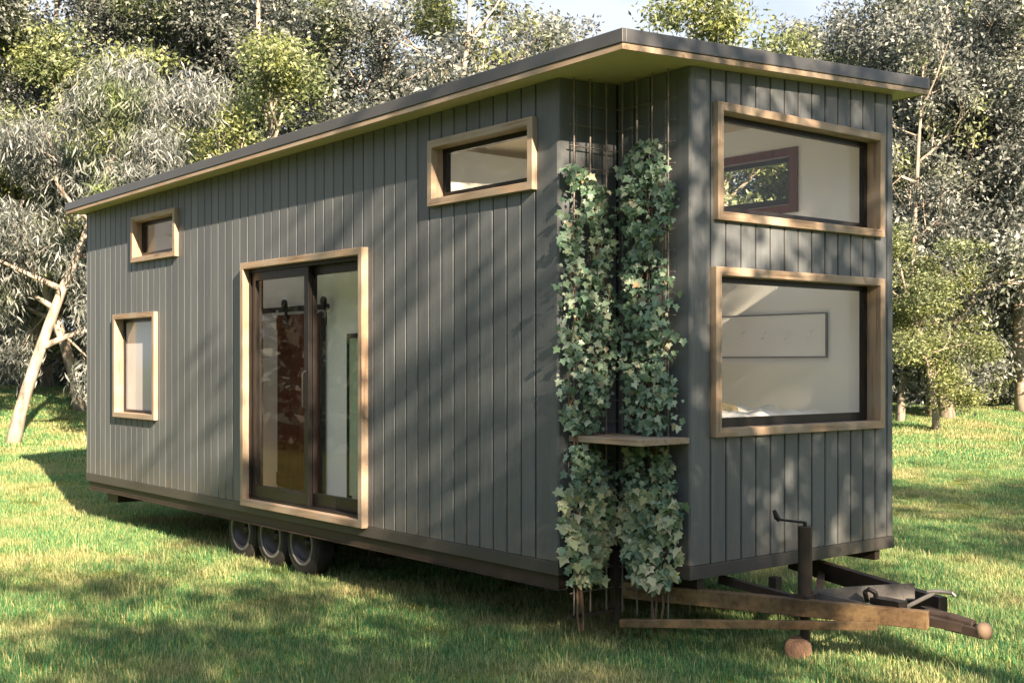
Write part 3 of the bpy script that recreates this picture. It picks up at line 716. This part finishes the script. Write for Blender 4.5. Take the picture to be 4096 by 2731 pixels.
T_ = [ # key, px, w, s_xy, s_z, rot, label, mat
 ('d', 25, 22, .85, .92, 0.75, 'white trunked willowy tree with long silver leaves at the left edge of the lawn', None),
 ('b', 60, 31, 1.1, 1.12, 1.0, 'dark crowned gum tree behind the willowy tree, at the top left corner', None),
 ('d', 190, 27, .95, 1.0, 3.3, 'second silver leaved willowy tree, just left of the house rear end', None),
 ('c', 290, 27.5, 1.05, 1.0, 0.2, 'yellow green bushy tree left of the lower roof end', None),
 ('a', 400, 33, 1.1, 1.1, 2.0, 'tall silver gum tree above the rear roof end, behind the yellow green tree', None),
 ('c', 520, 26, 1.0, .93, 2.6, 'bright yellow green tree rising behind the rear half of the roof', None),
 ('b', 670, 31, 1.25, 1.12, 4.0, 'densest dark gum tree above the middle of the roof', None),
 ('a', 850, 34, 1.15, 1.1, 5.1, 'gum tree with bare white forked limbs above the middle of the roof', None),
 ('e', 975, 32, 1.2, 1.1, 0.9, 'slender gum tree with a thick pale trunk just right of the white limbed one', None),
 ('a', 1110, 36, 1.0, 1.0, 3.9, 'grey gum tree over the loft window end of the roof', None),
 ('e', 1290, 38, 1.1, 1.1, 2.2, 'thin crowned gum tree against the open sky left of the roof corner', None),
 ('b', 1440, 43, 1.0, .88, 0.4, 'dark gum tree directly behind the raised roof corner', None),
 ('c', 1660, 30, 1.15, 1.18, 1.3, 'pale yellow green tree just right of the roof corner', None),
 ('c', 1840, 31, 1.1, 1.1, 3.7, 'yellow green tree above the far end of the roof', None),
 ('a', 2010, 36, 1.1, 1.05, 1.1, 'grey gum tree behind the roof tip at the far right', None),
 ('a', 2140, 29, 1.0, 1.0, 4.4, 'silver gum tree with low hanging crown right beside the end wall', None),
 ('c', 2230, 33, 1.2, 1.38, 5.5, 'tall yellow topped tree at the top right corner', None),
 ('b', 2350, 31, 1.15, 1.1, 2.9, 'dark grey gum tree at the right edge of the photo', None),
 ('f', 2175, 28, 1.1, 1.15, 1.7, 'silver gum tree clothed in leaves almost to the ground right of the house', None),
 ('f', 2420, 33, 1.1, 1.2, 4.1, 'low branching gum tree cut by the right edge of the photo', None),
 ('f', 110, 33, 1.0, .9, 2.2, 'low branching gum tree at far left behind the lawn', None),
 ('c', 2150, 25.5, .62, .50, 0.0, 'low yellow green bush tree at the lawn edge right of the house', None),
 ('e', 2066, 27, .62, .8, 0.0, 'slim pale trunked tree half hidden by the end wall corner', None),
 ('a', -170, 28, 1.1, 1.1, 2.4, 'gum tree just outside the left edge of the photo', None),
 ('b', 2520, 30, 1.1, 1.1, 0.4, 'dark gum tree just outside the right edge of the photo', None),
]
for key, px, w, sx, sz, rz, lab, mt in T_:
    x, y = at(px, w); put_tree(key, x, y, (sx, sz), rz, lab, G, mat=mt)

TS = 1.0
# trees behind the camera that throw the dappled shade
SH = dict(); 
tree_proto('s', 44, 14.0, 5.9, 4.2, M['leaf_grey'], 34, .18, .08, .60, .2, r0=.15, limbs=17, name='gum_tree', fill=.8, gap=(.6, 4.0))
tree_proto('t', 91, 9.5, 5.0, 3.9, M['leaf_grey'], 28, .18, .08, .6, .2, r0=.18, limbs=12, name='gum_tree', fill=.4)
tree_proto('v', 29, 9.6, 4.3, 3.0, M['leaf_grey'], 30, .18, .08, .6, .2, r0=.15, limbs=11, name='gum_tree', fill=.2, gap=(.8, 1.0))
GS = 'trees behind the viewer'
put_tree('s', 12.2, -1.0, (.95, 1.0), .6, 'tall wide crowned gum tree behind the viewer that shades the end wall', GS)
put_tree('t', 13.5, 5.4, (.95, .95), 2.9, 'gum tree behind the viewer further right, shading the lawn by the hitch', GS)
put_tree('v', 13.0, -3.9, (.95, 1.0), 1.9, 'smaller gum tree close behind the viewer, dappling the lawn before the long wall', GS)

# dense far wood
rg = np.random.default_rng(99)
def far_wood(n, um, w0, w1, sgn, top, name, label, ll, mat, per=42, z0=.6):
    u = rg.uniform(-um, um, n); w = rg.uniform(w0, w1, n) * sgn
    xs = CAM.x + RT.x * u + FW.x * w; ys = CAM.y + RT.y * u + FW.y * w
    zz = z0 + rg.uniform(0, 1, n) ** .85 * top(u)
    V, F = leaves(np.stack([xs, ys, zz], 1), rg.uniform(.5, 1.1, n), per, ll, ll * .42, rg, .2)
    wo = bpy.data.objects.new(name, np_mesh(name, V, F, 4, mat)); C.objects.link(wo); tag(wo, label, 'woodland', None, 'stuff')
ftop = lambda u: 12.4 + .9 * np.sin(u * .55 + 1) + .7 * np.sin(u * 1.7 + 1) - 2.6 * np.exp(-((u - 3.0) / 4.5) ** 2) - 1.6 * np.exp(-((u - 12.5) / 2.5) ** 2)
far_wood(8000, 30, 38, 46, 1, ftop, 'woodland', 'dense dark woodland behind the row of trees', .16, M['leaf_grey'], 66)
n = 3600; an = rg.uniform(math.radians(100), math.radians(316), n); rr = rg.uniform(34, 42, n) - 13 * np.clip((an - math.radians(205)) / .4, 0, 1)     # angle from the view direction
xs = CAM.x + RT.x * rr * np.sin(an) + FW.x * rr * np.cos(an); ys = CAM.y + RT.y * rr * np.sin(an) + FW.y * rr * np.cos(an)
V, F = leaves(np.stack([xs, ys, rg.uniform(0, 1, n) ** .85 * (9 + 1.5 * np.sin(an * 14))], 1), rg.uniform(.8, 1.5, n), 34, .5, .2, rg, .2)
wo = bpy.data.objects.new('woodland', np_mesh('woodland', V, F, 4, M['leaf_dark'])); C.objects.link(wo); tag(wo, 'woodland far behind the viewer, mirrored in the windows', 'woodland', None, 'stuff')
# understory thicket: dark bushes between trunks
n = 1100; u = rg.uniform(-26, 26, n); w = rg.uniform(33.5, 38, n)
xs = CAM.x + RT.x * u + FW.x * w; ys = CAM.y + RT.y * u + FW.y * w
zz = gz(xs, ys) + rg.uniform(0, 1, n) ** 1.3 * (2.2 + 1.2 * np.sin(u * .8 + 2))
V, F = leaves(np.stack([xs, ys, zz], 1), rg.uniform(.35, .8, n), 46, .2, .09, rg, .2)
wo = bpy.data.objects.new('undergrowth', np_mesh('undergrowth', V, F, 4, M['leaf_dark'])); C.objects.link(wo); tag(wo, 'dark undergrowth between the tree trunks', 'undergrowth', None, 'stuff')

# ---------------------------------------------------------------- ground
def sheet(name, us, ws, mat, dz=0.0):
    U, W_ = np.meshgrid(us, ws, indexing='ij'); x = CAM.x + RT.x * U + FW.x * W_; y = CAM.y + RT.y * U + FW.y * W_
    z = gz(x, y) + dz; V = np.stack([x, y, z], -1).reshape(-1, 3); a, b = len(us), len(ws)
    i, j = np.meshgrid(np.arange(a - 1), np.arange(b - 1), indexing='ij'); q = i * b + j
    F = np.stack([q, q + b, q + b + 1, q + 1], -1).reshape(-1)
    me = np_mesh(name, V, F, 4, mat); me.polygons.foreach_set('use_smooth', [True] * len(me.polygons))
    o = bpy.data.objects.new(name, me); C.objects.link(o); o['kind'] = 'structure'; return o
us = np.concatenate([[-900, -300, -120, -60], np.linspace(-40, 40, 121), [60, 120, 300, 900]])
ws_ = np.concatenate([[-900, -300, -100, -40], np.linspace(-20, 60, 121), [100, 300, 900]])
sheet('ground', us, ws_, M['ground'])
sheet('forest_floor', np.linspace(-60, 60, 60), np.linspace(33.5, 60, 30), M['litter'], .02)

# ---------------------------------------------------------------- grass
def clump(seed, n, R_, hmin, hmax, wd):
    rg = np.random.default_rng(seed)
    a = rg.uniform(0, 2 * PI, n); r = R_ * np.sqrt(rg.random(n)); bx = r * np.cos(a); by = r * np.sin(a)
    h = rg.uniform(hmin, hmax, n); az = rg.uniform(0, 2 * PI, n); ln = rg.uniform(.1, .75, n)
    dx, dy = np.cos(az), np.sin(az); wx, wy = -dy * wd / 2, dx * wd / 2
    def pt(t, k): return np.stack([bx + dx * ln * h * t * t + wx * k, by + dy * ln * h * t * t + wy * k, h * t * (1 - .15 * ln * t) - .01], 1)
    V = np.stack([pt(0, -1), pt(0, 1), pt(.55, .8), pt(.55, -.8), pt(1, 0)], 1).reshape(-1, 3)
    F = (np.arange(n)[:, None] * 5 + np.array([0, 1, 2, 3, 2, 4])) 
    me = bpy.data.meshes.new('grass_tuft'); b = np.arange(n) * 5
    faces = [(i, i + 1, i + 2, i + 3) for i in b.tolist()] + [(i + 3, i + 2, i + 4) for i in b.tolist()]
    me.from_pydata(V.tolist(), [], faces); me.materials.append(M['grass']); return me
tuft = bpy.data.collections.new('tufts')
for i in range(5):
    o = bpy.data.objects.new('grass_tuft', clump(i, 150, .17, .022, .062 if i < 4 else .10, .0045)); tuft.objects.link(o)
tuftf = bpy.data.collections.new('tufts_far')
for i in range(3):
    o = bpy.data.objects.new('grass_tuft', clump(20 + i, 130, .32, .03, .08, .011)); tuftf.objects.link(o)
def scatter(name, zones, coll, label, seed):
    rg = np.random.default_rng(seed); P = []
    for w0, w1, dens, mrg in zones:
        umax = w1 * .44 + mrg; n = int((w1 - w0) * 2 * umax * dens); u = rg.uniform(-umax, umax, n); w = rg.uniform(w0, w1, n); k = np.abs(u) < w * .44 + mrg
        P.append(np.stack([u[k], w[k]], 1))
    P = np.concatenate(P); x = CAM.x + RT.x * P[:, 0] + FW.x * P[:, 1]; y = CAM.y + RT.y * P[:, 0] + FW.y * P[:, 1]; z = gz(x, y)
    inside = (x < -.9) & (x > -8.6) & (y > 1.2) & (y < 2.3); x, y, z = x[~inside], y[~inside], z[~inside]
    me = bpy.data.meshes.new(name); me.vertices.add(len(x)); me.vertices.foreach_set('co', np.stack([x, y, z], 1).astype(np.float32).ravel())
    o = bpy.data.objects.new(name, me); C.objects.link(o); tag(o, label, 'grass', None, 'stuff')
    ng = bpy.data.node_groups.new('scatter_' + name, 'GeometryNodeTree')
    ng.interface.new_socket('Geometry', in_out='INPUT', socket_type='NodeSocketGeometry'); ng.interface.new_socket('Geometry', in_out='OUTPUT', socket_type='NodeSocketGeometry')
    g = N(ng); gi = g.n('NodeGroupInput'); go = g.n('NodeGroupOutput')
    ci = g.n('GeometryNodeCollectionInfo'); ci.inputs['Collection'].default_value = coll; ci.inputs['Separate Children'].default_value = True; ci.inputs['Reset Children'].default_value = True
    r1_ = g.n('FunctionNodeRandomValue', data_type='FLOAT_VECTOR'); r1_.inputs[0].default_value = (-.08, -.08, 0); r1_.inputs[1].default_value = (.08, .08, 6.28)
    r2_ = g.n('FunctionNodeRandomValue', data_type='FLOAT'); r2_.inputs[2].default_value = .7; r2_.inputs[3].default_value = 1.35; r2_.inputs['Seed'].default_value = 5
    ip = g.n('GeometryNodeInstanceOnPoints'); ip.inputs['Pick Instance'].default_value = True
    ng.links.new(gi.outputs[0], ip.inputs['Points']); ng.links.new(ci.outputs[0], ip.inputs['Instance'])
    ng.links.new(r1_.outputs[0], ip.inputs['Rotation']); ng.links.new(r2_.outputs[1], ip.inputs['Scale']); ng.links.new(ip.outputs[0], go.inputs[0])
    md = o.modifiers.new('scatter', 'NODES'); md.node_group = ng; print(name, len(x))
scatter('grass', [(5.5, 9, 62, 1.5), (9, 14, 48, 1.5), (14, 21, 32, 2)], tuft, 'short mown lawn grass with dry straw patches around the house', 1)
scatter('grass', [(20, 34, 16, 3)], tuftf, 'sunlit lawn grass running up to the trees', 2)

# ---------------------------------------------------------------- light
sun_dir = Vector((-1, .23, -.5)).normalized()        # direction the light travels
elev = math.asin(-sun_dir.z)
sd = bpy.data.lights.new('Sun', 'SUN'); sd.energy = 5.0; sd.angle = math.radians(.5); sd.color = (1.0, .76, .52)
so = bpy.data.objects.new('Sun', sd); C.objects.link(so); so.location = (10, -2, 12); so.rotation_euler = sun_dir.to_track_quat('-Z', 'Y').to_euler()
wd = bpy.data.worlds.new('World'); sc.world = wd; wd.use_nodes = True; nt = wd.node_tree; nt.nodes.clear(); g = N(nt)
sky = g.n('ShaderNodeTexSky'); sky.sky_type = 'NISHITA'; sky.sun_disc = False; sky.sun_elevation = elev
sky.sun_rotation = math.atan2(-sun_dir.x, -sun_dir.y); sky.dust_density = 3.0; sky.air_density = 1.0; sky.ozone_density = 1.5
tc = g.n('ShaderNodeTexCoord'); mp = g.n('ShaderNodeMapping', {'Vector': tc.outputs['Generated'], 'Scale': (1, 1, 2.5)})
cn = g.n('ShaderNodeTexNoise', {'Vector': mp, 'Scale': 2.2, 'Detail': 7.0, 'Roughness': 0.55})
cf = g.ramp(cn.outputs[0], [(0.26, (0, 0, 0)), (0.46, (.95, .95, .95))])
bg = g.n('ShaderNodeBackground', {'Color': g.mix(cf.outputs[0], sky.outputs[0], (4.5, 4.8, 5.3)), 'Strength': .045}); o = nt.nodes.new('ShaderNodeOutputWorld'); nt.links.new(bg.outputs[0], o.inputs[0])

# ---------------------------------------------------------------- camera
cd = bpy.data.cameras.new('Camera'); cd.lens = 43.26; cd.sensor_width = 36; cd.shift_y = .0208; cd.clip_end = 3000; cd.clip_start = .05
co = bpy.data.objects.new('Camera', cd); C.objects.link(co); co.location = CAM; co.rotation_euler = FW.to_track_quat('-Z', 'Y').to_euler(); sc.camera = co
sc.view_settings.view_transform = 'Standard'; sc.view_settings.look = 'None'; sc.view_settings.exposure = 2.28; sc.view_settings.gamma = 1
sc.render.engine = 'CYCLES'; sc.cycles.max_bounces = 8; sc.cycles.transparent_max_bounces = 12; sc.cycles.caustics_reflective = False; sc.cycles.caustics_refractive = False
